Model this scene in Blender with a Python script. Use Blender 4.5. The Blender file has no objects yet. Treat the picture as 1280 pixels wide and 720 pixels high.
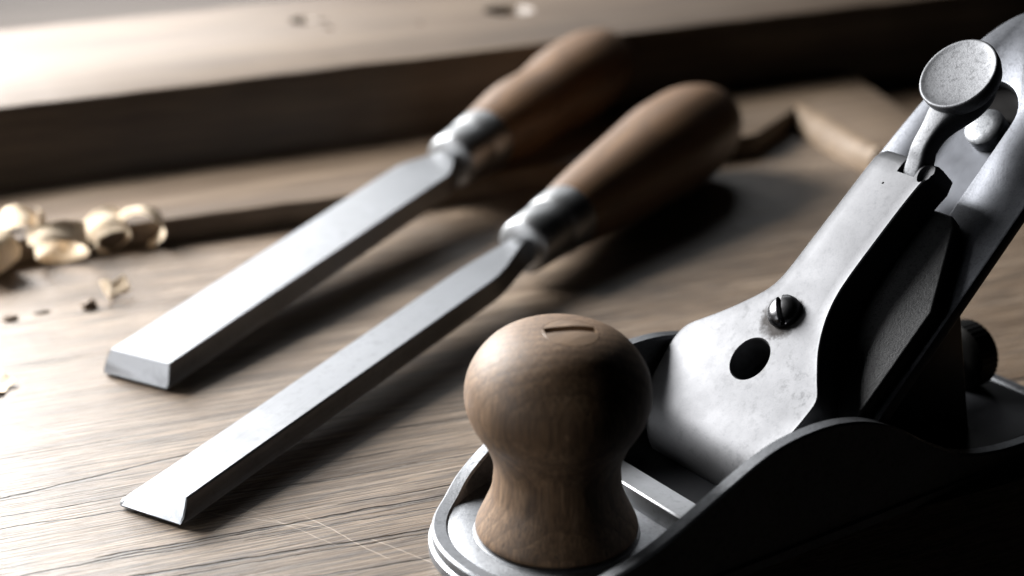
import bpy, bmesh, math, random
from mathutils import Vector, Matrix, noise
random.seed(7)
MM = 0.001
sc = bpy.context.scene
COL = sc.collection
R = math.radians

# ------------------------------------------------------------------ helpers
def link_mesh(name, me, mat, parent=None, smooth=True, angle=40):
    o = bpy.data.objects.new(name, me)
    COL.objects.link(o)
    if mat: me.materials.clear(); me.materials.append(mat)
    if parent: o.parent = parent
    if smooth:
        for p in me.polygons: p.use_smooth = True
        me.set_sharp_from_angle(angle=R(angle))
    return o

def obj(name, bm, mat, parent=None, smooth=True, angle=40):
    bmesh.ops.recalc_face_normals(bm, faces=bm.faces)
    me = bpy.data.meshes.new(name)
    bm.to_mesh(me); bm.free()
    return link_mesh(name, me, mat, parent, smooth, angle)

def bake(o, angle=40):
    """apply the modifiers of an object into its own mesh"""
    dg = bpy.context.evaluated_depsgraph_get(); dg.update()
    me = bpy.data.meshes.new_from_object(o.evaluated_get(dg))
    o.modifiers.clear(); old = o.data; o.data = me; me.name = old.name
    bpy.data.meshes.remove(old)
    for p in me.polygons: p.use_smooth = True
    me.set_sharp_from_angle(angle=R(angle))
    return o

def bevel(o, w, seg=3, ang=35, out=45):
    m = o.modifiers.new('b', 'BEVEL'); m.width = w*MM; m.segments = seg
    m.limit_method = 'ANGLE'; m.angle_limit = R(ang); m.use_clamp_overlap = True
    return bake(o, out)

def cut(o, cutters, out=40):
    for c in cutters:
        m = o.modifiers.new('c', 'BOOLEAN'); m.operation = 'DIFFERENCE'; m.object = c; m.solver = 'EXACT'
    bake(o, out)
    for c in cutters:
        me = c.data; bpy.data.objects.remove(c); bpy.data.meshes.remove(me)
    return o

def thing(name, label, cat, loc=(0, 0, 0), rotz=0.0, group=None):
    o = bpy.data.objects.new(name, None); COL.objects.link(o)
    o.empty_display_size = 0.01
    o.location = Vector(loc)*MM; o.rotation_euler = (0, 0, rotz)
    o['label'] = label; o['category'] = cat
    if group: o['group'] = group
    return o

def tag(o, label, cat, group=None):
    o['label'] = label; o['category'] = cat
    if group: o['group'] = group
    return o

def V(p): return Vector(p)*MM

def loft(bm, rings, close_ends=True, cyclic=True):
    vs = [[bm.verts.new(V(p)) for p in r] for r in rings]
    n = len(rings[0])
    for a, b in zip(vs, vs[1:]):
        for i in range(n if cyclic else n-1):
            j = (i+1) % n
            bm.faces.new((a[i], a[j], b[j], b[i]))
    if close_ends:
        bm.faces.new(vs[0]); bm.faces.new(list(reversed(vs[-1])))
    return vs

def prism(bm, pts, f0, f1):
    """pts 2-D outline; f0/f1 map a 2-D point to the two 3-D caps"""
    a = [bm.verts.new(V(f0(p))) for p in pts]; b = [bm.verts.new(V(f1(p))) for p in pts]
    n = len(pts)
    for i in range(n):
        j = (i+1) % n
        bm.faces.new((a[i], a[j], b[j], b[i]))
    bm.faces.new(a); bm.faces.new(list(reversed(b)))

def box(bm, x0, x1, y0, y1, z0, z1, f=lambda p: p):
    prism(bm, [(x0, y0), (x1, y0), (x1, y1), (x0, y1)], lambda p: f((p[0], p[1], z0)), lambda p: f((p[0], p[1], z1)))

def lathe(bm, prof, n=64, f=lambda p: p):
    """prof: list of (r, h); around +h axis"""
    rings = []
    for r, h in prof:
        rings.append([f((max(r, .01)*math.cos(2*math.pi*i/n), max(r, .01)*math.sin(2*math.pi*i/n), h)) for i in range(n)])
    loft(bm, rings)

def smooth_curve(pts, k=8):
    """Catmull-Rom through 2-D (or n-D) points"""
    out = []
    P = [tuple(p) for p in pts]
    for i in range(len(P)-1):
        p0 = P[max(i-1, 0)]; p1 = P[i]; p2 = P[i+1]; p3 = P[min(i+2, len(P)-1)]
        for j in range(k):
            t = j/k
            out.append(tuple(0.5*(2*b+(c-a)*t+(2*a-5*b+4*c-d)*t*t+(3*b-a-3*c+d)*t**3) for a, b, c, d in zip(p0, p1, p2, p3)))
    out.append(P[-1])
    return out

def interp(tab, x):
    if x <= tab[0][0]: return tab[0][1]
    for (a, b), (c, d) in zip(tab, tab[1:]):
        if x <= c:
            t = (x-a)/(c-a); return b+(d-b)*t
    return tab[-1][1]

# ------------------------------------------------------------------ materials
class NT:
    def __init__(s, name):
        s.m = bpy.data.materials.new(name); s.m.use_nodes = True
        s.t = s.m.node_tree; s.n = s.t.nodes; s.l = s.t.links
        s.b = s.n['Principled BSDF']
    def add(s, kind, **kw):
        n = s.n.new(kind)
        for k, v in kw.items(): setattr(n, k, v)
        return n
    def link(s, a, b): s.l.new(a, b)
    def put(s, sock, v):
        if hasattr(v, 'links') or hasattr(v, 'is_output'): s.link(v, sock)
        else: sock.default_value = v
    def math(s, op, a, b=0.5, c=None, clamp=False):
        n = s.add('ShaderNodeMath', operation=op, use_clamp=clamp)
        s.put(n.inputs[0], a); s.put(n.inputs[1], b)
        if c is not None: s.put(n.inputs[2], c)
        return n.outputs[0]
    def coords(s, rot=(0, 0, 0), scale=(1, 1, 1), loc=(0, 0, 0)):
        tc = s.add('ShaderNodeTexCoord'); 
        mp = s.add('ShaderNodeMapping', vector_type='POINT')
        s.link(tc.outputs['Object'], mp.inputs[0])
        mp.inputs['Rotation'].default_value = rot
        mp2 = s.add('ShaderNodeMapping'); s.link(mp.outputs[0], mp2.inputs[0])
        mp2.inputs['Scale'].default_value = scale; mp2.inputs['Location'].default_value = loc
        return mp2.outputs[0]
    def noise(s, vec, scale=1.0, detail=4, rough=.55, dist=0.0):
        n = s.add('ShaderNodeTexNoise'); s.link(vec, n.inputs['Vector'])
        n.inputs['Scale'].default_value = scale; n.inputs['Detail'].default_value = detail
        n.inputs['Roughness'].default_value = rough; n.inputs['Distortion'].default_value = dist
        return n.outputs['Fac']
    def ramp(s, fac, stops, interp='LINEAR'):
        n = s.add('ShaderNodeValToRGB'); s.put(n.inputs[0], fac)
        cr = n.color_ramp; cr.interpolation = interp
        while len(cr.elements) < len(stops): cr.elements.new(.5)
        for e, (p, c) in zip(cr.elements, stops):
            e.position = p; e.color = tuple(c)+(1,) if len(c) == 3 else c
        return n.outputs['Color']
    def rng(s, v, a, b, c, d):
        n = s.add('ShaderNodeMapRange'); s.put(n.inputs[0], v)
        for i, x in enumerate((a, b, c, d)): n.inputs[i+1].default_value = x
        return n.outputs[0]
    def mix(s, fac, a, b, blend='MIX'):
        n = s.add('ShaderNodeMix', data_type='RGBA', blend_type=blend)
        s.put(n.inputs[0], fac); s.put(n.inputs[6], a); s.put(n.inputs[7], b)
        return n.outputs[2]
    def bump(s, h, strength=.3, dist=.0002, prev=None):
        n = s.add('ShaderNodeBump'); s.link(h, n.inputs['Height'])
        n.inputs['Strength'].default_value = strength; n.inputs['Distance'].default_value = dist
        if prev is not None: s.link(prev, n.inputs['Normal'])
        return n.outputs[0]
    def done(s, color=None, rough=None, metal=None, normal=None, spec=None):
        i = s.b.inputs
        if color is not None: s.put(i['Base Color'], color if not isinstance(color, tuple) else color+(1,))
        if rough is not None: s.put(i['Roughness'], rough)
        if metal is not None: s.put(i['Metallic'], metal)
        if normal is not None: s.link(normal, i['Normal'])
        if spec is not None: s.put(i['Specular IOR Level'], spec)
        return s.m

WK = .35
def mat_wood(name, axis_rot, cols, along=14, across=260, rough=.5, bump=.35, spec=.5, pits=0.0, ring=None, streak=.35):
    """cols: dark, mid, light; grain runs along the local X of the rotated coordinates"""
    t = NT(name); cols = [(c[0]*WK*1.04, c[1]*WK*.97, c[2]*WK*.86) for c in cols]
    c1 = t.coords(rot=axis_rot, scale=(along, across, across))
    c2 = t.coords(rot=axis_rot, scale=(along*.35, across*.16, across*.16), loc=(3, 1, 2))
    c3 = t.coords(rot=axis_rot, scale=(along*3, across*2.3, across*2.3), loc=(1, 5, 2))
    a = t.noise(c1, 1, 5, .6, .4); b = t.noise(c2, 1, 4, .6, .8); f = t.noise(c3, 1, 3, .6)
    mixf = t.math('ADD', t.math('MULTIPLY', a, .55), t.math('MULTIPLY', b, .45))
    col = t.ramp(mixf, [(.34, cols[0]), (.5, cols[1]), (.66, cols[2])])
    h = t.math('ADD', t.math('MULTIPLY', a, .6), t.math('MULTIPLY', f, .6))
    if ring:                                            # growth rings about a pith line beside the piece
        oy, oz, gap = ring
        sep = t.add('ShaderNodeSeparateXYZ'); t.link(t.coords(rot=axis_rot), sep.inputs[0])
        wv = t.math('MULTIPLY', t.math('SUBTRACT', t.noise(t.coords(rot=axis_rot, scale=(along*.9, across*.12, across*.12)), 1, 3, .5), .5), .0026)
        dy = t.math('SUBTRACT', sep.outputs[1], oy*MM); dz = t.math('SUBTRACT', sep.outputs[2], oz*MM)
        rr = t.math('ADD', t.math('SQRT', t.math('ADD', t.math('MULTIPLY', dy, dy), t.math('MULTIPLY', dz, dz))), wv)
        fr = t.math('FRACT', t.math('DIVIDE', rr, gap*MM))
        rg = t.math('POWER', fr, 2.2)
        col = t.mix(t.math('MULTIPLY', rg, .62), col, cols[0]+(1,)) if isinstance(cols[0], tuple) else col
        h = t.math('SUBTRACT', h, t.math('MULTIPLY', rg, .35))
    col = t.mix(t.rng(f, .40, .66, .0, streak), col, tuple(x*.4 for x in cols[0])+(1,))
    if pits:
        p = t.noise(t.coords(rot=axis_rot, scale=(along*2.2, across*1.6, across*1.6), loc=(7, 2, 9)), 1, 2, .5)
        pm = t.rng(p, .66, .72, 0, pits)
        col = t.mix(pm, col, tuple(x*.25 for x in cols[0])+(1,))
        h = t.math('SUBTRACT', h, t.math('MULTIPLY', pm, 1.2))
    nrm = t.bump(h, bump, .0004)
    return t.done(col, t.rng(a, .3, .7, rough-.03, rough+.05), 0, nrm, spec)

def mat_metal(name, base, rough, mott=.12, spots=0.0, scale=160, bump=.06, metal=1.0, scratch=None, grain=.0, grime=None):
    t = NT(name)
    c = t.coords()
    a = t.noise(c, scale, 6, .65); b = t.noise(c, scale*.22, 5, .65); f = t.noise(c, scale*9, 3, .6)
    col = t.mix(t.rng(b, .3, .7, 0, 1), tuple(x*(1-mott) for x in base)+(1,), tuple(min(x*(1+mott*.5), 1) for x in base)+(1,))
    r = t.math('ADD', t.rng(a, .3, .7, rough-.05, rough+.05), t.rng(b, .3, .7, -.04, .04))
    h = t.math('ADD', t.math('MULTIPLY', f, .7), t.math('MULTIPLY', a, .5))
    if grain:                                            # sand-cast speckle
        g = t.noise(c, 2300, 2, .6); g2 = t.noise(c, 900, 3, .65)
        gm = t.math('MULTIPLY', t.rng(g, .36, .64, -1, 1), grain); gm = t.math('ADD', gm, t.math('MULTIPLY', t.rng(g2, .36, .64, -1, 1), grain*.7))
        col = t.mix(1.0, col, t.ramp(t.math('ADD', gm, .5, clamp=True), [(0, (.25, .25, .26)), (.5, (1, 1, 1)), (1, (1, 1, 1))]), 'MULTIPLY')
        h = t.math('ADD', h, t.math('MULTIPLY', g, 1.2))
    if spots:
        sp = t.rng(t.noise(c, scale*4.5, 4, .7), .53, .64, 0, spots)
        sp = t.math('MULTIPLY', sp, t.rng(b, .42, .6, .12, 1))
        col = t.mix(sp, col, tuple(x*.28 for x in base)+(1,))
        h = t.math('SUBTRACT', h, sp)
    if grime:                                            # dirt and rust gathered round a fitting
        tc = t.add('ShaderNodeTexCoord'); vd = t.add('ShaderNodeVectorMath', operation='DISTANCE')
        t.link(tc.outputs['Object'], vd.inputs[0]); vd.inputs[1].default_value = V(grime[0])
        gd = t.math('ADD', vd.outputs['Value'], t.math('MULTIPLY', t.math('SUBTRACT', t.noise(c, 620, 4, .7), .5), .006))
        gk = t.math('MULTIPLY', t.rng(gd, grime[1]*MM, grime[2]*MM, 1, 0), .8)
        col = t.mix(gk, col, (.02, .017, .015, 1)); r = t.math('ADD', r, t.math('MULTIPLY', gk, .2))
    if scratch is not None:
        s1 = t.noise(t.coords(rot=scratch, scale=(8, 2600, 2600)), 1, 2, .5)
        h = t.math('ADD', h, t.math('MULTIPLY', s1, .5))
        col = t.mix(t.rng(s1, .35, .65, .0, .25), col, tuple(x*.7 for x in base)+(1,))
    return t.done(col, r, metal, t.bump(h, bump, .0002), .08 if metal == 0 else None)

def mat_bench():
    t = NT('bench_wood')
    ang = -R(22)
    c0 = t.coords(rot=(0, 0, ang), scale=(5, 55, 55))
    c1 = t.coords(rot=(0, 0, ang), scale=(14, 240, 240), loc=(2, 3, 0))
    c2 = t.coords(rot=(0, 0, ang), scale=(38, 850, 850), loc=(5, 1, 0))
    cs = t.coords(rot=(0, 0, R(28)), scale=(9, 700, 700), loc=(5, 1, 0))
    broad = t.noise(c0, 1, 4, .55, 1.0); mid = t.noise(c1, 1, 5, .62, .5); fine = t.noise(c2, 1, 4, .65)
    c3 = t.coords(rot=(0, 0, ang), scale=(55, 1700, 1700), loc=(8, 1, 4)); vf = t.noise(c3, 1, 3, .6)
    f = t.math('ADD', t.math('MULTIPLY', broad, .42), t.math('MULTIPLY', mid, .58))
    col = t.ramp(f, [(.36, (.050, .032, .019)), (.45, (.092, .0625, .039)), (.54, (.132, .094, .062)), (.64, (.182, .137, .097))])
    col = t.mix(t.rng(fine, .47, .60, 0, .85), col, (.032, .021, .013, 1))
    col = t.mix(t.math('MULTIPLY', t.rng(vf, .5, .59, 0, .85), t.rng(broad, .4, .6, .45, 1)), col, (.04, .028, .02, 1))
    col = t.mix(t.rng(vf, .42, .28, 0, .25), col, (.40, .35, .30, 1))
    # long drying cracks, each with its own place along the boards
    tc = t.add('ShaderNodeTexCoord'); sp = t.add('ShaderNodeSeparateXYZ'); t.link(tc.outputs['Object'], sp.inputs[0])
    x, y = sp.outputs[0], sp.outputs[1]
    wob = t.math('MULTIPLY', t.math('SUBTRACT', t.noise(t.coords(scale=(60, 60, 60)), 1, 3, .6), .5), .0028)
    crack = None
    for (x0, y0), (x1, y1), w, xa, xb in CRACKS:
        m = (y1-y0)/(x1-x0)
        d = t.math('SUBTRACT', t.math('SUBTRACT', y, t.math('MULTIPLY', x, m)), (y0-m*x0)*MM)
        d = t.math('ABSOLUTE', t.math('ADD', d, wob))
        k = t.rng(d, w*.5*MM, w*1.3*MM, 1, 0)
        k = t.math('MULTIPLY', k, t.rng(x, (xa-6)*MM, xa*MM, 0, 1)); k = t.math('MULTIPLY', k, t.rng(x, xb*MM, (xb+6)*MM, 1, 0))
        crack = k if crack is None else t.math('MAXIMUM', crack, k)
    crack = t.math('MULTIPLY', crack, t.rng(mid, .3, .55, .45, 1))
    col = t.mix(crack, col, (.012, .008, .006, 1))
    pale = None
    for (x0, y0), (x1, y1), w, xa, xb in PALE:
        m = (y1-y0)/(x1-x0)
        d = t.math('SUBTRACT', t.math('SUBTRACT', y, t.math('MULTIPLY', x, m)), (y0-m*x0)*MM)
        d = t.math('ABSOLUTE', t.math('ADD', d, wob)); k = t.rng(d, w*.3*MM, w*MM, 1, 0)
        k = t.math('MULTIPLY', k, t.rng(x, (xa-2)*MM, xa*MM, 0, 1)); k = t.math('MULTIPLY', k, t.rng(x, xb*MM, (xb+2)*MM, 1, 0))
        pale = k if pale is None else t.math('MAXIMUM', pale, k)
    col = t.mix(t.math('MULTIPLY', pale, .6), col, (.36, .30, .24, 1))
    # pale knife scratches
    sx = t.noise(cs, 1, 2, .5)
    scr = t.math('MULTIPLY', t.rng(sx, .70, .76, 0, .5), t.rng(broad, .5, .6, 0, 1))
    col = t.mix(scr, col, (.4, .34, .28, 1))
    # dark stains
    st = t.rng(t.noise(t.coords(rot=(0, 0, ang), scale=(26, 95, 95), loc=(11, 4, 0)), 1, 4, .6, .3), .63, .74, 0, .7)
    col = t.mix(st, col, (.05, .032, .022, 1))
    # one dark oily streak beside the plane's toe
    du = t.math('ADD', t.math('MULTIPLY', t.math('ADD', x, .017), .93), t.math('MULTIPLY', t.math('SUBTRACT', y, .0275), .37))
    dv = t.math('SUBTRACT', t.math('MULTIPLY', t.math('SUBTRACT', y, .0275), .93), t.math('MULTIPLY', t.math('ADD', x, .017), .37))
    dd = t.math('ADD', t.math('POWER', t.math('DIVIDE', du, .013), 2), t.math('POWER', t.math('DIVIDE', dv, .0028), 2))
    dd = t.math('ADD', dd, t.math('MULTIPLY', t.math('SUBTRACT', mid, .5), 2.4))
    col = t.mix(t.rng(dd, .5, 1.3, .72, 0), col, (.035, .022, .014, 1))
    h = t.math('ADD', t.math('ADD', t.math('MULTIPLY', mid, .9), t.math('MULTIPLY', fine, .8)), t.math('MULTIPLY', vf, .6))
    h = t.math('SUBTRACT', h, t.math('MULTIPLY', crack, 2.2))
    n = t.bump(h, .75, .0006)
    return t.done(col, t.rng(mid, .3, .7, .42, .56), 0, n, .5)

CRACKS = [((-65.6, -4.4), (-24.1, 9.4), .55, -130, 60), ((-67.2, 7.0), (-19.8, 25.1), .42, -90, -5),
          ((-108.8, -10.8), (-63.9, 7.6), .35, -160, -62), ((-122.4, 21.9), (-84, 43.7), .45, -220, -70),
          ((-124, 12), (-88, 26), .22, -170, -85), ((-60, -14), (-20, -2), .3, -62, -20), ((-40, 22), (0, 37), .3, -42, 40),
          ((10, 100), (80, 132), .4, -10, 200), ((-150, 120), (-60, 160), .3, -260, -20),
          ((-117, 9), (-76, 22.5), .22, -118, -52), ((-90, -4), (-50, 10.5), .2, -92, -56), ((-84, -13), (-30, 6), .26, -86, -24), ((-70, 2), (-28, 17.5), .18, -60, -22),
          ((-100, 20), (-60, 36), .2, -75, -30), ((-55, 30), (-20, 43.5), .22, -58, -12), ((-48, 14), (-18, 25), .16, -50, -14), ((-130, 40), (-100, 53), .22, -170, -104),
          ((-30, 60), (20, 79), .3, -36, 60), ((60, 60), (140, 94), .4, 40, 220), ((-100, 108), (-60, 123), .3, -150, -50)]
PALE = [((-51.5, 11.8), (-37.7, -1.1), .22, -53, -36), ((-36.6, 2.9), (-26.7, -5.0), .2, -38, -26), ((-76, 16), (-49, 9), .16, -74, -50), ((-62, 14), (-46, 1.5), .14, -60, -47)]

M = {}
M['bench'] = mat_bench()
M['beam'] = mat_wood('beam_wood', (0, 0, 0), ((.085, .06, .042), (.175, .13, .097), (.27, .215, .165)), along=7, across=110, rough=.5, bump=.3, spec=.35)
M['board'] = mat_wood('board_wood', (0, 0, 0), ((.11, .078, .056), (.27, .205, .155), (.40, .325, .26)), along=9, across=170, rough=.55, bump=.5, spec=.25)
M['raw'] = mat_wood('raw_wood', (0, 0, 0), ((.24, .165, .10), (.33, .235, .15), (.42, .31, .21)), along=20, across=240, rough=.6, bump=.5)
M['knob'] = mat_wood('knob_wood', (0, R(90), 0), ((.17, .097, .052), (.38, .24, .142), (.53, .36, .232)), along=34, across=900, rough=.6, bump=.2, pits=.9, spec=.4, ring=(14, -9, 2.1), streak=.6)
M['handle'] = mat_wood('handle_wood', (0, 0, 0), ((.16, .088, .045), (.25, .145, .077), (.33, .20, .113)), along=10, across=170, rough=.5, bump=.15, spec=.4, ring=(9, -14, 2.6), streak=.4)
M['nut'] = mat_wood('nut_wood', (0, 0, 0), ((.23, .14, .078), (.35, .225, .132), (.45, .30, .19)), along=60, across=260, rough=.5, bump=.3)
M['blade'] = mat_metal('chisel_steel', (.205, .211, .222), .34, .06, .25, 90, .03, scratch=(0, 0, 0))
M['ferrule'] = mat_metal('ferrule_steel', (.22, .224, .23), .44, .1, 0, 130, .04)
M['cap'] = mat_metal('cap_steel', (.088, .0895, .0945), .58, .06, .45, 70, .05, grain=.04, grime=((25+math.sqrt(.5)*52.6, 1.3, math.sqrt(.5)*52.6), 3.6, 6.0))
M['cast'] = mat_metal('cast_iron', (.150, .156, .166), .46, .16, .4, 120, .18, grain=.13)
M['iron'] = mat_metal('plane_iron_steel', (.078, .082, .092), .44, .28, .5, 110, .10, grain=.12)
M['seat'] = mat_metal('frog_face_steel', (.075, .079, .089), .40, .08, .0, 110, .05)
M['frog'] = mat_metal('japanning_shade', (.010, .0095, .0095), .38, .2, .0, 130, .12, metal=0)
M['breaker'] = mat_metal('chip_breaker_steel', (.075, .076, .078), .5, .10, .3, 160, .2, grain=.14)
M['lever'] = mat_metal('lever_steel', (.112, .115, .122), .58, .25, .5, 190, .15, grain=.13)
M['rib'] = mat_metal('rib_steel', (.26, .265, .275), .40, .10, .3, 120, .08)
M['japan'] = mat_metal('bed_paint_shade', (.012, .0125, .014), .42, .2, 0, 90, .08, metal=0)
M['screw'] = mat_metal('blued_screw', (.06, .06, .063), .30, .2, .3, 200, .05)
M['wheel'] = mat_metal('dark_wheel', (.008, .0078, .0075), .5, .2, .0, 200, .05)
def mat_shaving():
    t = NT('wood_shaving')
    c = t.coords(scale=(120, 900, 120)); a = t.noise(c, 1, 4, .6)
    col = t.ramp(a, [(.3, (.46, .36, .25)), (.6, (.62, .52, .40)), (.8, (.68, .60, .49))])
    t.b.inputs['Transmission Weight'].default_value = 0.0
    t.b.inputs['Subsurface Weight'].default_value = .0
    t.b.inputs['Subsurface Radius'].default_value = (.002, .0013, .0007)
    return t.done(col, .9, 0, t.bump(a, .5, .0003), .12)
M['shaving'] = mat_shaving()
M['chip'] = mat_wood('bark_chip', (0, 0, 0), ((.16, .09, .04), (.30, .19, .10), (.42, .30, .18)), along=60, across=300, rough=.7)
def mat_floor():
    t = NT('dark_floor'); a = t.noise(t.coords(scale=(3, 30, 3)), 1, 4, .6)
    return t.done(t.ramp(a, [(.3, (.10, .08, .066)), (.7, (.17, .14, .118))]), .7, 0)
M['floor'] = mat_floor()

# ------------------------------------------------------------------ setting
BA = R(26.5)                                        # the boards run this way
ca, sa = math.cos(BA), math.sin(BA)
BACK0 = (-174.0, 215.6)                             # foot of the beam's front face (on the board top)
def bw(u, v, z): return (BACK0[0]+u*ca-v*sa, BACK0[1]+u*sa+v*ca, z)   # u along boards, v away from camera

bm = bmesh.new()
nu = 2
prism(bm, [(-500, -290), (385, -290), (385, 111), (-500, 111)], lambda p: bw(p[0], p[1], -45), lambda p: bw(p[0], p[1], 0))
wb = obj('workbench_surface', bm, M['bench'], None, False); wb['kind'] = 'structure'
bm = bmesh.new(); prism(bm, [(-500, 111.5), (385, 111.5), (385, 950), (-500, 950)], lambda p: bw(p[0], p[1], -60), lambda p: bw(p[0], p[1], -42))
tr = obj('workbench_tray', bm, M['floor'], None, False); tr['kind'] = 'structure'
bm = bmesh.new(); box(bm, -3000, 3000, -2500, 3500, -820, -800)
fl = obj('floor', bm, M['floor'], None, False); fl['kind'] = 'structure'

def rough_plank(name, mat, L0, L1, depth, z0, z1, seed, amp=.8, nu=150, extra=None):
    """a rough-sawn plank: its long arrises wander a little. local: u along, v across, z up"""
    bm = bmesh.new(); rings = []
    for i in range(nu+1):
        u = L0+(L1-L0)*i/nu
        n = lambda k, s=.035: (noise.noise(Vector((u*s, seed*3.1+k, 0)))+.5*noise.noise(Vector((u*s*4, seed*3.1+k, 5))))*amp
        r = 1.3+.4*n(9)
        rings.append([(u, n(1)*.6, z0), (u, n(2), z1-r-abs(n(3))*.4), (u, n(2)+r*.35, z1-r*.35), (u, n(2)+r, z1+n(4)*.03),
                      (u, depth*.5, z1+n(4)*.03), (u, depth-1.2+n(5), z1+n(4)*.03), (u, depth+n(5), z1-1.2), (u, depth+n(7)*.6, z0)])
    loft(bm, rings)
    return obj(name, bm, mat, None, True, 30)

# heavy beam at the back
beam = rough_plank('timber_beam', M['beam'], -330, 430, 108, 0.0, 34.8, 1.0, 1.3)
beam.location = V((BACK0[0], BACK0[1], 0.0)); beam.rotation_euler = (0, 0, BA)
def beam_uv(x, y): 
    dx, dy = x-BACK0[0], y-BACK0[1]; return (dx*ca+dy*sa, -dx*sa+dy*ca)
cutters = []
for (x, y, rx, ry, dp) in [(-89, 338.6, 4.8, 5.5, 12), (-10.5, 357, 9.0, 8.0, 16), (-77.5, 327, 1.7, 2.2, 7), (-82, 339, 2.6, 1.8, 6), (-44, 335, 1.2, 1.5, 3)]:
    u, v = beam_uv(x, y); bm = bmesh.new(); n = 28
    ring = [(1+.16*noise.noise(Vector((math.cos(2*math.pi*i/n)*1.5+x, math.sin(2*math.pi*i/n)*1.5, 0)))) for i in range(n)]
    loft(bm, [[(u+rx*k*ring[i]*math.cos(2*math.pi*i/n), v+ry*k*ring[i]*math.sin(2*math.pi*i/n), z) for i in range(n)] for k, z in ((.35, 34.8-dp), (.75, 34.8-dp*.8), (.95, 33), (1.06, 34.2), (1.25, 36.5))])
    c = obj('c', bm, None); c.location = beam.location; c.rotation_euler = beam.rotation_euler; cutters.append(c)
cut(beam, cutters, 30)
tag(beam, 'thick old wooden beam with knot holes lying along the back of the bench', 'beam')

# thin board in front of the beam, its right end broken wider
bd = thing('thin_board', 'thin weathered board lying flat against the front of the thick beam', 'board', (BACK0[0], BACK0[1], 0), BA)
def duv(x, y): return beam_uv(x, y)
fr = [(-320, -54), (-60, -53.5)] + [duv(-147.5, 171.5), duv(-117, 185), duv(-71, 205), duv(-10, 233.5), duv(40, 259), duv(78, 277.5)]
rt = [duv(98, 315), duv(105, 296), duv(111, 276), duv(117, 256), duv(152, 268), duv(150, 291), duv(137, 306)]
tail = [duv(125.5, 365)]
outl = []
for i, p in enumerate(smooth_curve(fr, 12)):
    outl.append((p[0], p[1]+1.1*noise.noise(Vector((p[0]*.06, 3, 0)))+.5*noise.noise(Vector((p[0]*.25, 8, 0)))))
outl += [(p[0]+.8*noise.noise(Vector((i*.9, 2, 0))), p[1]+.8*noise.noise(Vector((i*.9, 7, 0)))) for i, p in enumerate(smooth_curve(rt, 5))]
outl += tail
outl = [(u, min(v, -.6)) for u, v in outl]
outl += [(-320, -.6)]
bm = bmesh.new()
prism(bm, outl, lambda p: (p[0], p[1], .02), lambda p: (p[0], p[1], 8.2))
b = obj('plank', bm, M['board'], bd, True, 30); bevel(b, .9, 2, 50)
# pale split along the broken edge: splinter of raw wood
bm = bmesh.new()
e = [duv(95.5, 316), duv(102.5, 297), duv(108.6, 276), duv(114.5, 255.6)]
e = smooth_curve(e, 8); rings = []
for i, (u, v) in enumerate(e):
    k = i/(len(e)-1); w = 3.2*math.sin(math.pi*min(.12+k*.9, 1))+1.0; j = .8*noise.noise(Vector((i*.6, 4, 0)))
    rings.append([(u-w+j, v, .03), (u-w*.75+j, v, 4.5), (u-w*.2+j, v, 7.2), (u+1.6+j, v, 8.8+j*.3), (u+3.4, v, 8.5), (u+3.2, v, 7.8), (u+.6, v, .03)])
loft(bm, rings); obj('broken_edge', bm, M['raw'], bd, True, 50)['label'] = 'pale freshly split edge at the broken right end'

# ------------------------------------------------------------------ chisels
def make_chisel(label, tip, az, elev, w_bot, bl, br, t0, t1, bev, Lb, Ls, neck_r, ferr, hand, group='bevel edged wood chisels', roll=0):
    """tip: bottom mid of the cutting edge; x runs along the tool"""
    root = thing('chisel', label, 'chisel', tip, 0, group)
    root.rotation_euler = (Matrix.Rotation(az, 3, 'Z') @ Matrix.Rotation(-elev, 3, 'Y') @ Matrix.Rotation(roll, 3, 'X')).to_euler()
    h = w_bot/2; rings = []
    def sec(x, hb, l, r, t, z0=0.0, rd=.35):
        # outline seen along the tool, +y is the far-left flank; rounded lands
        return [(x, -hb, z0+.25), (x, -hb+.12, z0+.9*min(1, t/3)), (x, -hb+r*.55, z0+t*.55), (x, -hb+r-.15, z0+t-rd), (x, -hb+r+.25, z0+t),
                (x, hb-l-.25, z0+t), (x, hb-l+.15, z0+t-rd), (x, hb-l*.55, z0+t*.55), (x, hb-.12, z0+.9*min(1, t/3)), (x, hb, z0+.25), (x, hb-.25, z0), (x, -hb+.5, z0)]
    # bevel: thickness grows from the sharp edge; slight scoop on its right corner
    for k in (0, .04, .3, .6, .9, 1.0):
        t = .12+(t0-.12)*k
        rings.append(sec(bev*k, h-(0.9*(1-k)**6 if k < .5 else 0), bl*k, br*k, t, 0, min(.3, t*.3)))
    for k in (.15, .4, .7, 1.0):
        rings.append(sec(bev+(Lb-bev)*k, h, bl, br, t0+(t1-t0)*k))
    # shoulder runs in to the round neck
    zc = t1-neck_r+.15
    for k in (.12, .3, .5, .7, .85, 1.0):
        s = k*k*(3-2*k); hb = h+(neck_r-h)*s; hb2 = hb
        base = sec(Lb+(Ls-Lb)*k, hb, bl*(1-s)+neck_r*.45*s, br*(1-s)+neck_r*.45*s, t1+(2*neck_r*.85-t1)*s, (zc-neck_r*.85)*s)
        rings.append(base)
    n = 12
    bm = bmesh.new(); loft(bm, rings); obj('blade', bm, M['blade'], root, True, 11)
    def ax(x, r, n=40): return [(x, r*math.cos(2*math.pi*i/n), zc+r*math.sin(2*math.pi*i/n)) for i in range(n)]
    bm = bmesh.new(); loft(bm, [ax(x, r) for x, r in ferr]); obj('ferrule', bm, M['ferrule'], root, True, 40)
    bm = bmesh.new(); loft(bm, [ax(x, max(r, .05), 56) for x, r in smooth_curve(hand, 6)]); obj('handle', bm, M['handle'], root, True, 60)
    return root

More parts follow.
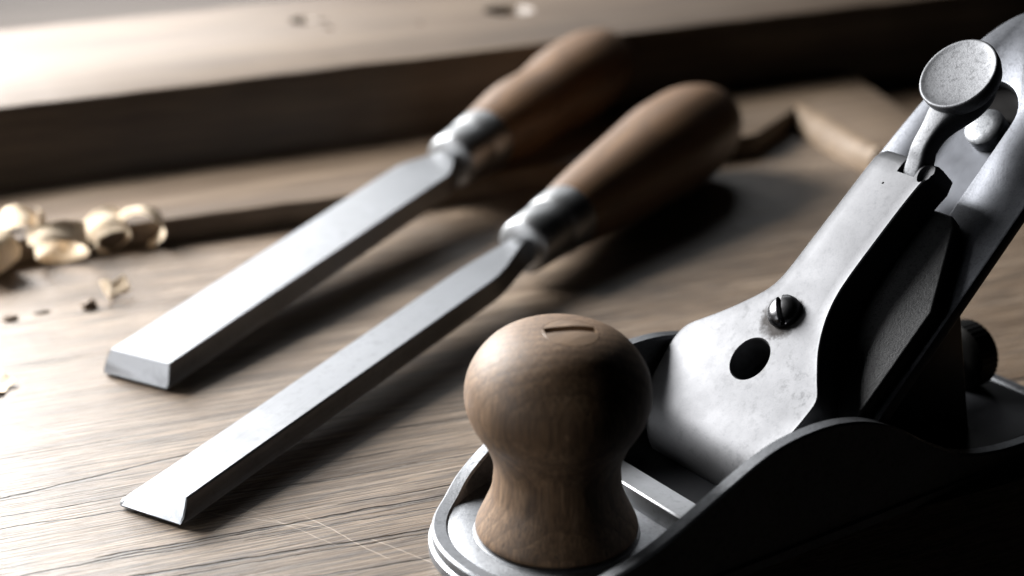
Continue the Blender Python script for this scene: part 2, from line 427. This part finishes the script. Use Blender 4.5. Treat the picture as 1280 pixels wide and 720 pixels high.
def ferrule_profile(L, r1, r2, l1, l2):
    return [(L-.6, .5), (L-.6, r1-1.4), (L, r1-.5), (L+.6, r1), (L+l1-.5, r1+.7), (L+l1, r1+.55), (L+l1+.4, r1+.5), (L+l1+.8, r1+.75), (L+l1+1.6, r2),
            (L+l1+l2-2, r2+.5), (L+l1+l2, r2+.3), (L+l1+l2+.3, .5)]
def handle_profile(L, r0, rm, re, le):
    return [(L-.5, .4), (L-.4, r0-1.5), (L, r0-.2), (L+6, r0+.8), (L+.22*le, r0+2.6), (L+.40*le, rm-2.0), (L+.58*le, rm-.2), (L+.68*le, rm), (L+.80*le, rm-.5),
            (L+.90*le, re), (L+.965*le, re-3.2), (L+.992*le, re-7.5), (L+le, 1.0)]

Lf = 160
make_chisel('narrower steel chisel nearest the hand plane, its wooden handle on the bench', (-87.6, 13.3, .7), R(59.3), R(3.05),
            18.4, 6.0, .25, 5.6, 6.6, 2.6, 128, Lf+2, 3.9,
            ferrule_profile(Lf, 8.2, 9.4, 15, 12), handle_profile(Lf+27, 10.2, 16.4, 13.6, 106))
Lf = 156
make_chisel('wider thick chisel farther back, wooden handle propped on the thin board', (-104.8, 83.2, .7), R(60.8), R(4.55),
            21.6, 2.3, .2, 6.3, 7.2, 2.0, 136, Lf+2, 4.4,
            ferrule_profile(Lf, 8.8, 10.0, 13, 10), handle_profile(Lf+23, 10.8, 15.2, 13.0, 96))

# ------------------------------------------------------------------ hand plane
plane = thing('hand_plane', 'metal bench plane with round wooden front knob, lower right of the bench', 'hand plane', (0, 0, 0), R(35))
# body: a tub whose rim is low at toe and heel and rises to a hump at each side
HP = [(-30, 5.0), (-14, 5.2), (-8, 8.0), (-1, 11.3), (8, 15.4), (18, 20.0), (28, 24.4), (35, 26.4), (43, 27.2), (51, 26.8), (60, 24.6), (70, 19.8), (80, 13.6), (90, 8.6), (100, 6.2), (112, 5.2), (140, 5.0)]
HP = smooth_curve(HP, 6)
def plan(t, inset):
    """superellipse ends with straight sides; t in 0..1 around"""
    pass
pts = []
W2, X0, X1, E, E2 = 30.0, -25.0, 136.5, 34.0, 12.0
N = 40
for i in range(N+1):                                   # toe, from near side (-y) round to the far side
    a = -math.pi/2+math.pi*i/N
    s_, c_ = math.sin(a), math.cos(a)
    pts.append((X0+E-E*abs(c_)**.92, W2*math.copysign(abs(s_)**.92, s_)))
far = [(X0+E+(X1-X0-E-E2)*i/60, W2) for i in range(1, 60)]
pts += far
for i in range(N+1):
    a = math.pi/2-math.pi*i/N
    s_, c_ = math.sin(a), math.cos(a)
    pts.append((X1-E2+E2*abs(c_)**.62, W2*math.copysign(abs(s_)**.62, s_)))
pts += [(x, -W2) for x, y in reversed(far)]
def off(P, d):
    out = []; n = len(P)
    for i in range(n):
        a = Vector(P[i-1]); b = Vector(P[(i+1) % n]); t = (b-a).normalized()
        nn = Vector((-t.y, t.x))                       # outline runs clockwise seen from above: left normal points outwards
        out.append((P[i][0]+nn.x*d, P[i][1]+nn.y*d))
    return out
o_base, o_out, o_mid, o_in, o_in2, o_fl = off(pts, .7), off(pts, 0), off(pts, -.5), off(pts, -3.0), off(pts, -3.4), off(pts, -3.7)
H = [interp(HP, p[0]) for p in pts]
bm = bmesh.new()
rings = [[(x, y, 0.02) for x, y in o_base], [(x, y, 2.1) for x, y in o_base], [(x, y, 2.5) for x, y in o_out],
         [(x, y, h-.5) for (x, y), h in zip(o_out, H)], [(x, y, h) for (x, y), h in zip(o_mid, H)],
         [(x, y, h) for (x, y), h in zip(o_in, H)], [(x, y, h-.5) for (x, y), h in zip(o_in2, H)], [(x, y, 4.62) for x, y in o_fl]]
loft(bm, rings)
# round boss under the knob, black japanned bed behind the mouth (own part below)
lathe(bm, [(.1, 4.2), (17.6, 4.2), (17.4, 4.75), (17.2, 4.85), (.1, 4.85)], 64)
obj('body', bm, M['cast'], plane, True, 35)
bi = [p for p in off(pts, -3.9) if p[0] > 30]
k0 = max(range(len(bi)), key=lambda i: (Vector(bi[i])-Vector(bi[i-1])).length); bi = bi[k0:]+bi[:k0]
bm = bmesh.new(); prism(bm, bi, lambda p: (p[0], p[1], 4.4), lambda p: (p[0], p[1], 4.75)); obj('japanned_bed', bm, M['japan'], plane)  # black paint sheet that also puts the rear floor's shade into colour
# the cross rib in front of the mouth
bm = bmesh.new(); rings = []
for i in range(25):
    y = -18.2+36.4*i/24; e = max(0, abs(y)-15.6)/2.6; top = 9.0-1.2*e**3; fx = .9*e**2
    rings.append([(18.9+fx, y, 4.0), (19.2+fx, y, top-.35), (19.5+fx, y, top), (23, y, top-.06), (25.6-fx*.3, y, top), (26.4-fx*.3, y, top-.8), (27.0, y, 4.0)])
loft(bm, rings); obj('mouth_rib', bm, M['rib'], plane, True, 14)

# the 45-degree bed: s up the slope, y across, n off the surface of the lever cap
q = math.sqrt(.5); D0 = 25.0
def bed(p): s, y, n = p; return (D0+q*s-q*n, y, q*s+q*n)
# frog; black top plate runs past its face, standing in for slot shade
bm = bmesh.new()
def pf(x, z): return (x, z)
prof = []
for s, n in ((23, -16.2), (132, -16.2), (132, -20.5), (84, -20.5)):
    x, _, z = bed((s, 0, n)); prof.append((x, z))
prof += [(108, 4.05), (prof[0][0]-1, 4.05)]
prism(bm, prof, lambda p: (p[0], -16, p[1]), lambda p: (p[0], 11.5, p[1]))
f = obj('frog', bm, M['frog'], plane); bevel(f, .7, 2, 30)
bm = bmesh.new(); prism(bm, [(40, -12.5), (119, -12.5), (119, 9), (40, 9)], lambda p: bed((p[0], p[1], -16.15)), lambda p: bed((p[0], p[1], -15.95)))
obj('frog_face', bm, M['seat'], f)
# plane iron, slotted
out = [(20, 15.5), (60, 16.6), (98, 17.6), (110, 16.6), (128, 14.2), (138, 11.4), (146, 6.5), (150.5, -1), (151.5, -8), (149, -16), (143, -22.5), (135, -26), (125, -26.8), (98, -26.8), (20, -26.4)]
o2 = [out[0], out[1]] + smooth_curve(out[2:13], 6) + out[13:]
bm = bmesh.new(); prism(bm, o2, lambda p: bed((p[0], p[1], -15.9)), lambda p: bed((p[0], p[1], -12.8)))
iron = obj('plane_iron', bm, M['iron'], plane)
iron.parent = None
bm = bmesh.new(); sl = []
cs_, r_ = 119.0, 9.6; yc = -.9
sl = [(60, yc+r_), (60, yc-r_)] + [(cs_+r_*math.sin(math.pi*i/20), yc-r_*math.cos(math.pi*i/20)) for i in range(21)]
prism(bm, sl, lambda p: bed((p[0], p[1], -18)), lambda p: bed((p[0], p[1], -10)))
cut(iron, [obj('c', bm, None)], 30); bevel(iron, .45, 2, 40, 30); iron.parent = plane
# lateral lever roller inside the slot
bm = bmesh.new(); fc = lambda p: bed((116.5+p[0], -4.6+p[1], -16.1+p[2]))
lathe(bm, [(.1, 0), (4.6, 0), (4.8, .6), (4.8, 3.4), (4.2, 4.0), (2.2, 4.2), (.1, 4.2)], 32, fc)
obj('lateral_lever', bm, M['cast'], plane)
# chip breaker with clipped top corners and a curved nose
cb = [(28, -24.6), (69.7, -25.2), (89.5, -17.2), (92, -15), (92, 3), (88, 9.0), (69.7, 11.8), (28, 11.8)]
bm = bmesh.new(); prism(bm, cb, lambda p: bed((p[0], p[1], -12.7)), lambda p: bed((p[0], p[1], -8.6)))
c = obj('chip_breaker', bm, M['breaker'], plane); bevel(c, .5, 2, 30)
bm = bmesh.new(); rings = []
for i in range(9):
    k = i/8; s = 28.3-17.5*k; n1 = -8.6-4.9*k**2.2; rings.append([bed((s, -24.6, n1)), bed((s, 11.8, n1)), bed((s, 11.8, n1-3.6*(1-k*.8))), bed((s, -24.6, n1-3.6*(1-k*.8)))])
loft(bm, rings); obj('chip_breaker_nose', bm, M['iron'], plane, True, 30)

# lever cap
YL = smooth_curve([(14, 17.5), (18, 18.8), (22.3, 20.6), (27.3, 23.8), (33.7, 25.0), (38.5, 25.4), (42, 24.4), (45.0, 21.4), (48.2, 18.0), (52.8, 13.7), (57.3, 10.2), (61, 8.7), (66, 8.1), (74.4, 7.6), (86, 6.9), (93, 6.5), (96, 6.2)], 6)
YR = smooth_curve([(14, -15.3), (18, -16.0), (21.7, -17.3), (29.3, -19.6), (35.9, -20.5), (39.6, -20.3), (43.4, -17.4), (49.1, -13.2), (55.3, -10.2), (60.9, -8.7), (66.9, -8.3), (77, -8.7), (87.4, -9.3), (93, -9.9), (96, -10.4)], 6)
bm = bmesh.new(); rings = []
ss = [14+.8*i for i in range(16)]+[27+1.1*i for i in range(61)]
ss = [s for s in ss if s < 95.5]+[96]
for s in ss:
    yl, yr = interp(YL, s), interp(YR, s)
    n0 = 0.0
    if s < 24: n0 = -8.6*(1-math.sqrt(max(0, 1-((24-s)/10.2)**2)))
    nb = -8.55-(0 if s < 70 else 0)
    nb = min(nb, n0-.4)
    m = 8; row = [(s, yl+.9, nb), (s, yl+.5, min(n0-.8, -2.5 if s > 24 else n0-.8)), (s, yl, n0-.75), (s, yl-.12, n0-.3), (s, yl-.45, n0-.06)]
    for i in range(m+1):
        k = i/m; y = yl-1.0+(yr-yl+2.0)*k; row.append((s, y, n0-.12*abs(2*k-1)**3))
    row += [(s, yr+.45, n0-.06), (s, yr+.12, n0-.3), (s, yr, n0-.75), (s, yr-.1, min(n0-.8, -2.5 if s > 24 else n0-.8)), (s, yr-.35, nb)]
    rings.append([bed(p) for p in row])
# rounded upper end
last = rings[-1]
for ds, dn in ((1.6, .35), (2.7, 1.2), (3.4, 2.6)):
    yl, yr = interp(YL, 96), interp(YR, 96); row = []
    base = [(yl+.9-ds*.25, -8.55), (yl+.5-ds*.25, -2.5-dn*.5), (yl-ds*.3, -.75-dn), (yl-.12-ds*.3, -.3-dn), (yl-.45-ds*.3, -.06-dn)]
    for i in range(9):
        k = i/8; base.append((yl-1.0-ds*.3+(yr-yl+2.0+ds*.6)*k, -.12*abs(2*k-1)**3-dn))
    base += [(yr+.45+ds*.3, -.06-dn), (yr+.12+ds*.3, -.3-dn), (yr+ds*.3, -.75-dn), (yr-.1+ds*.25, -2.5-dn*.5), (yr-.35+ds*.25, -8.55)]
    rings.append([bed((96+ds, y, n)) for y, n in base])
loft(bm, rings)
cap = obj('lever_cap', bm, M['cap'], None, True, 40)
cutters = []
bm = bmesh.new(); n = 40        # keyhole below the screw
loft(bm, [[bed((41.2+5.1*k*math.cos(2*math.pi*i/n)*1.0, 2.1+4.7*k*math.sin(2*math.pi*i/n), z)) for i in range(n)] for k, z in ((1, -12), (1, -.5), (1.02, -.25), (1.12, .3))])
cutters.append(obj('c', bm, None))
bm = bmesh.new()                # notch for the cam lever
box(bm, 94.2, 103, -7.0, -2.0, -6.0, 2.0, bed); cutters.append(obj('c', bm, None))
bm = bmesh.new()                # oval relief beside the notch
loft(bm, [[bed((96.2+2.7*k*math.cos(2*math.pi*i/n), -8.9+1.45*k*math.sin(2*math.pi*i/n), z)) for i in range(n)] for k, z in ((.9, -1.3), (1, -.8), (1.05, 1))])
cutters.append(obj('c', bm, None))
bm = bmesh.new(); lathe(bm, [(.1, -.6), (.3, -.5), (.3, 1), (.1, 1)], 12, lambda p: bed((90.5+p[0], -.6+p[1], p[2]))); cutters.append(obj('c', bm, None))
cut(cap, cutters, 35); cap.parent = plane
# cap screw, domed and slotted
bm = bmesh.new(); fs = lambda p: bed((54.0+p[0], 1.2+p[1], p[2]-.1))
lathe(bm, [(.1, 0), (3.9, 0), (4.0, .9), (3.7, 1.9), (3.0, 2.6), (2.0, 3.0), (1.0, 3.2), (.1, 3.25)], 48, fs)
scw = obj('cap_screw', bm, M['screw'], None)
bm = bmesh.new(); aa = R(43)
box(bm, -6, 6, -.65, .65, 1.2, 5, lambda p: fs((p[0]*math.cos(aa)-p[1]*math.sin(aa), p[0]*math.sin(aa)+p[1]*math.cos(aa), p[2])))
cut(scw, [obj('c', bm, None)], 35); scw.parent = cap
# cam lever: neck rising out of the notch to a dished thumb pad
bm = bmesh.new()
path = [(93.0, -5.6, 2.4, 2.8), (96.0, -3.4, 2.4, 2.8), (99.0, -1.6, 2.35, 2.6), (101.5, -.2, 2.3, 2.5), (105.5, .2, 2.6, 2.6), (109, .0, 3.6, 3.1), (112.5, -.6, 4.8, 3.8), (116, -1.2, 5.8, 4.2), (119.5, -1.4, 5.8, 4.2), (123, -.6, 4.6, 3.2), (125.5, .6, 2.4, 1.6)]
path = smooth_curve(path, 5); n = 28; rings = []
for i, (s, nn, ry, rn) in enumerate(path):
    a = path[max(i-1, 0)]; b2 = path[min(i+1, len(path)-1)]; t = Vector((b2[0]-a[0], b2[1]-a[1])).normalized(); nv = Vector((-t.y, t.x)); r = []
    for j in range(n):
        c_, s_ = math.cos(2*math.pi*j/n), math.sin(2*math.pi*j/n)
        e_ = .38+.3*min(1, max(0, (s-104)/12)); c_ = math.copysign(abs(c_)**e_, c_); s_ = math.copysign(abs(s_)**e_, s_)
        r.append(bed((s+nv.x*rn*s_, -4.7+ry*c_, nn+nv.y*rn*s_)))
    rings.append(r)
loft(bm, rings)
fpad = lambda p: bed((118.7+p[0], -5.0+p[1], 5.0+p[2]))
lathe(bm, [(.1, -6.6), (4.8, -6.4), (7.2, -5.4), (8.6, -3.9), (9.2, -2.0), (9.28, -.9), (9.3, -.1), (9.05, .25), (8.75, .28), (8.4, .12), (7.2, -.12), (5, -.36), (2.5, -.48), (.1, -.52)], 64, fpad)
obj('cam_lever', bm, M['lever'], cap, True, 80)

# adjusting wheel behind the frog
bm = bmesh.new(); n = 72
fw = lambda p: (120.5+p[2], 1.5+p[0], 12.5+p[1])
rings = []
for r, h in [(.1, 0), (5.5, 0), (7.2, .6), (8.2, 1.6), (8.2, 7.2), (7.2, 8.4), (4, 8.6), (.1, 8.6)]:
    rings.append([fw((max(r, .05)*(1+(.02 if i % 2 else 0))*math.cos(2*math.pi*i/n), max(r, .05)*(1+(.02 if i % 2 else 0))*math.sin(2*math.pi*i/n), h)) for i in range(n)])
loft(bm, rings)
lathe(bm, [(.1, -38), (2.2, -38), (2.2, .5), (.1, .5)], 20, fw)
obj('adjusting_wheel', bm, M['wheel'], plane, True, 30)

# knob
kp = [(16.2, 4.9), (16.9, 5.6), (16.9, 6.6), (16.3, 8.2), (15.0, 11.0), (13.7, 14.2), (13.2, 17.5), (13.1, 20.2), (13.8, 23.0), (15.3, 26.2), (17.4, 29.6), (18.7, 33.2), (19.0, 36.6), (18.3, 40.4), (16.35, 44.1), (13.35, 47.3), (9.5, 49.4), (5.6, 50.4), (2.5, 50.75)]
bm = bmesh.new(); lathe(bm, [(.1, 4.9)]+smooth_curve(kp, 5)+[(.1, 50.8)], 96)
knob = obj('knob', bm, M['knob'], None, True, 60)
nut_c = (.5, -3.3)
KP = sorted((r, z) for r, z in smooth_curve(kp, 5) if z > 36.6)
kz = lambda x, y: interp(KP, math.hypot(x, y))
bm = bmesh.new(); lathe(bm, [(.1, 39.9), (5.75, 39.9), (5.75, 55), (.1, 55)], 48, lambda p: (p[0]+nut_c[0], p[1]+nut_c[1], p[2]))
cut(knob, [obj('c', bm, None)], 40); knob.parent = plane
bm = bmesh.new(); rings = []; n = 48
for r, dz, flat in [(.05, -4, 1), (5.69, -4, 1), (5.69, -.12, 0), (5.58, .02, 0), (4.2, .06, 0), (2.8, .08, 0), (1.4, .08, 0), (.05, .08, 0)]:
    rings.append([(nut_c[0]+r*math.cos(2*math.pi*i/n), nut_c[1]+r*math.sin(2*math.pi*i/n), (40.0 if flat else kz(nut_c[0]+r*math.cos(2*math.pi*i/n), nut_c[1]+r*math.sin(2*math.pi*i/n))+dz)) for i in range(n)])
loft(bm, rings)
nut = obj('knob_screw', bm, M['nut'], None)
aa = R(-24); bm = bmesh.new()
box(bm, -5.2, 5.2, -.3, 2.1, 41.5, 54, lambda p: (nut_c[0]+p[0]*math.cos(aa)-p[1]*math.sin(aa), nut_c[1]+p[0]*math.sin(aa)+p[1]*math.cos(aa), p[2]))
cut(nut, [obj('c', bm, None)], 35); nut.parent = knob

# ------------------------------------------------------------------ shavings
def shaving(label, x, y, r0, r1, turns, width, axis_z, tilt, start=0.0, lean=0.0, taper=.25, group='curled wood shavings', z=None):
    """a ribbon rolled up; axis lies level at angle axis_z, tilt lifts one end"""
    bm = bmesh.new(); n = int(26*turns)+6; m = 6; ps = []
    for i in range(n+1):
        k = i/n; a = start+2*math.pi*turns*k; r = r0+(r1-r0)*k
        w = width*(1-taper*abs(2*k-1)**3)*(1+.16*math.sin(k*9+x)+.12*noise.noise(Vector((i*.7, x, 2)))); row = []
        for j in range(m+1):
            v = (j/m-.5)*w; e = .9*noise.noise(Vector((i*.22, j*.35, x)))*(.4+k)
            row.append(((r+e)*math.cos(a), v+lean*k*width, (r+e)*math.sin(a)))
        ps.append(row)
    zmin = 0
    A = Matrix.Rotation(axis_z, 3, 'Z') @ Matrix.Rotation(tilt, 3, 'X')
    P = [[A @ Vector(p) for p in row] for row in ps]
    zmin = min(p.z for row in P for p in row)
    vs = [[bm.verts.new(V((p.x, p.y, p.z-zmin+.3))) for p in row] for row in P]
    for a, b in zip(vs, vs[1:]):
        for j in range(m): bm.faces.new((a[j], a[j+1], b[j+1], b[j]))
    o = obj('wood_shaving', bm, M['shaving'], None, True, 80)
    s = o.modifiers.new('s', 'SOLIDIFY'); s.thickness = .22*MM; s.offset = 0
    bake(o, 60); o.location = V((x, y, 0 if z is None else z))
    return tag(o, label, 'wood shaving', group)
shaving('small rolled shaving like a cup, second from the right of the curls', -131.5, 178, 4.6, 6.6, 1.1, 8.6, R(35), R(38), start=2.4)
shaving('thin crescent shaving at the right end of the curls', -122.0, 180, 6.6, 8.2, .6, 4.6, R(14), R(22), start=-1.25)
shaving('wide curl with a looping tail in front of the other curls', -143.0, 164, 4.6, 10.6, 1.25, 7.0, R(20), R(52), start=1.0, lean=.3)
shaving('chunky rolled curl cut by the left picture edge', -161.5, 157.5, 5.0, 7.8, 1.3, 11, R(-28), R(12), start=1.2)
shaving('curl half hidden behind the chunky one at the left edge', -158, 180.0, 5.0, 7.2, 1.05, 7.5, R(10), R(35), start=.4)
shaving('small open chip curled like a cup, on the bare bench below the curls', -120.6, 139.5, 3.6, 4.6, .55, 5.4, R(50), R(50), start=2.6, group='wood crumbs')
shaving('pale flat flake at the left edge, nearest the camera', -138.3, 79.0, 9.0, 9.5, .14, 6.0, R(70), R(3), start=4.4, group='wood crumbs')

def crumb(label, x, y, sx, sy, sz, rz, seed, mat):
    bm = bmesh.new(); bmesh.ops.create_icosphere(bm, subdivisions=3, radius=1)
    for v in bm.verts:
        k = 1+.45*noise.noise(v.co*1.6+Vector((seed, 0, 0)))
        v.co = Vector((v.co.x*sx*k, v.co.y*sy*k, max(v.co.z*k, -.55)*sz))*MM
    zm = min(v.co.z for v in bm.verts)
    for v in bm.verts: v.co.z -= zm
    o = obj('wood_crumb', bm, mat, None, True, 40); o.location = V((x, y, 0)); o.rotation_euler = (0, 0, rz)
    return tag(o, label, 'wood crumb', 'wood crumbs')
crumb('brown wood crumb just left of the small open chip', -127.7, 134.0, 2.5, 1.7, 1.5, R(35), 3.0, M['chip'])
crumb('tiny grey flat crumb on the bench below the looping curl', -140.1, 130.3, 2.2, 1.0, .5, R(20), 8.0, M['board'])
crumb('tan crumb on the bench at the left picture edge', -147.5, 125.3, 2.3, 1.3, .9, R(25), 12.0, M['chip'])

# ------------------------------------------------------------------ camera
cam = bpy.data.cameras.new('camera'); co = bpy.data.objects.new('camera', cam); COL.objects.link(co)
co.location = V((-9.3, -322.5, 185.8)); co.rotation_euler = (R(90-21.5), 0, 0)
cam.sensor_width = 36; cam.lens = 2200/1280*36
cam.clip_start = .01; cam.clip_end = 50
cam.dof.use_dof = True; cam.dof.focus_distance = .383; cam.dof.aperture_fstop = 9.0
sc.camera = co

# ------------------------------------------------------------------ light: windows at the back and left, plus an added side fill
def window(name, loc, target, sx, sy, power, col, spread=180):
    L = bpy.data.lights.new(name, 'AREA'); L.shape = 'RECTANGLE'; L.size = sx; L.size_y = sy; L.energy = power; L.color = col
    L.spread = R(spread)
    o = bpy.data.objects.new(name, L); COL.objects.link(o); o.location = loc
    o.rotation_euler = (Vector(target)-Vector(loc)).to_track_quat('-Z', 'Y').to_euler()
    return o
window('window_key', (-.40, .35, .29), (-.05, .08, 0), .32, .26, 19.0, (1.0, .99, .975))
window('window_back', (-.72, 1.22, .48), (-.10, .15, 0), 1.1, .50, 13.5, (.99, .995, 1.0))
window('window_high', (.02, 1.2, .74), (0, .05, 0), .5, .3, 2.2, (.96, .98, 1.0))
window('side_fill', (-.85, -.31, .17), (-.09, .05, .0), .36, .22, .55, (.97, .985, 1.0), 60)  # added fill aimed at the chisel tips to brighten their end faces
w = bpy.data.worlds.new('World'); sc.world = w; w.use_nodes = True
w.node_tree.nodes['Background'].inputs[0].default_value = (.8, .9, 1, 1); w.node_tree.nodes['Background'].inputs[1].default_value = .0015
sc.view_settings.view_transform = 'Standard'; sc.view_settings.look = 'None'; sc.view_settings.exposure = 0; sc.view_settings.gamma = 1
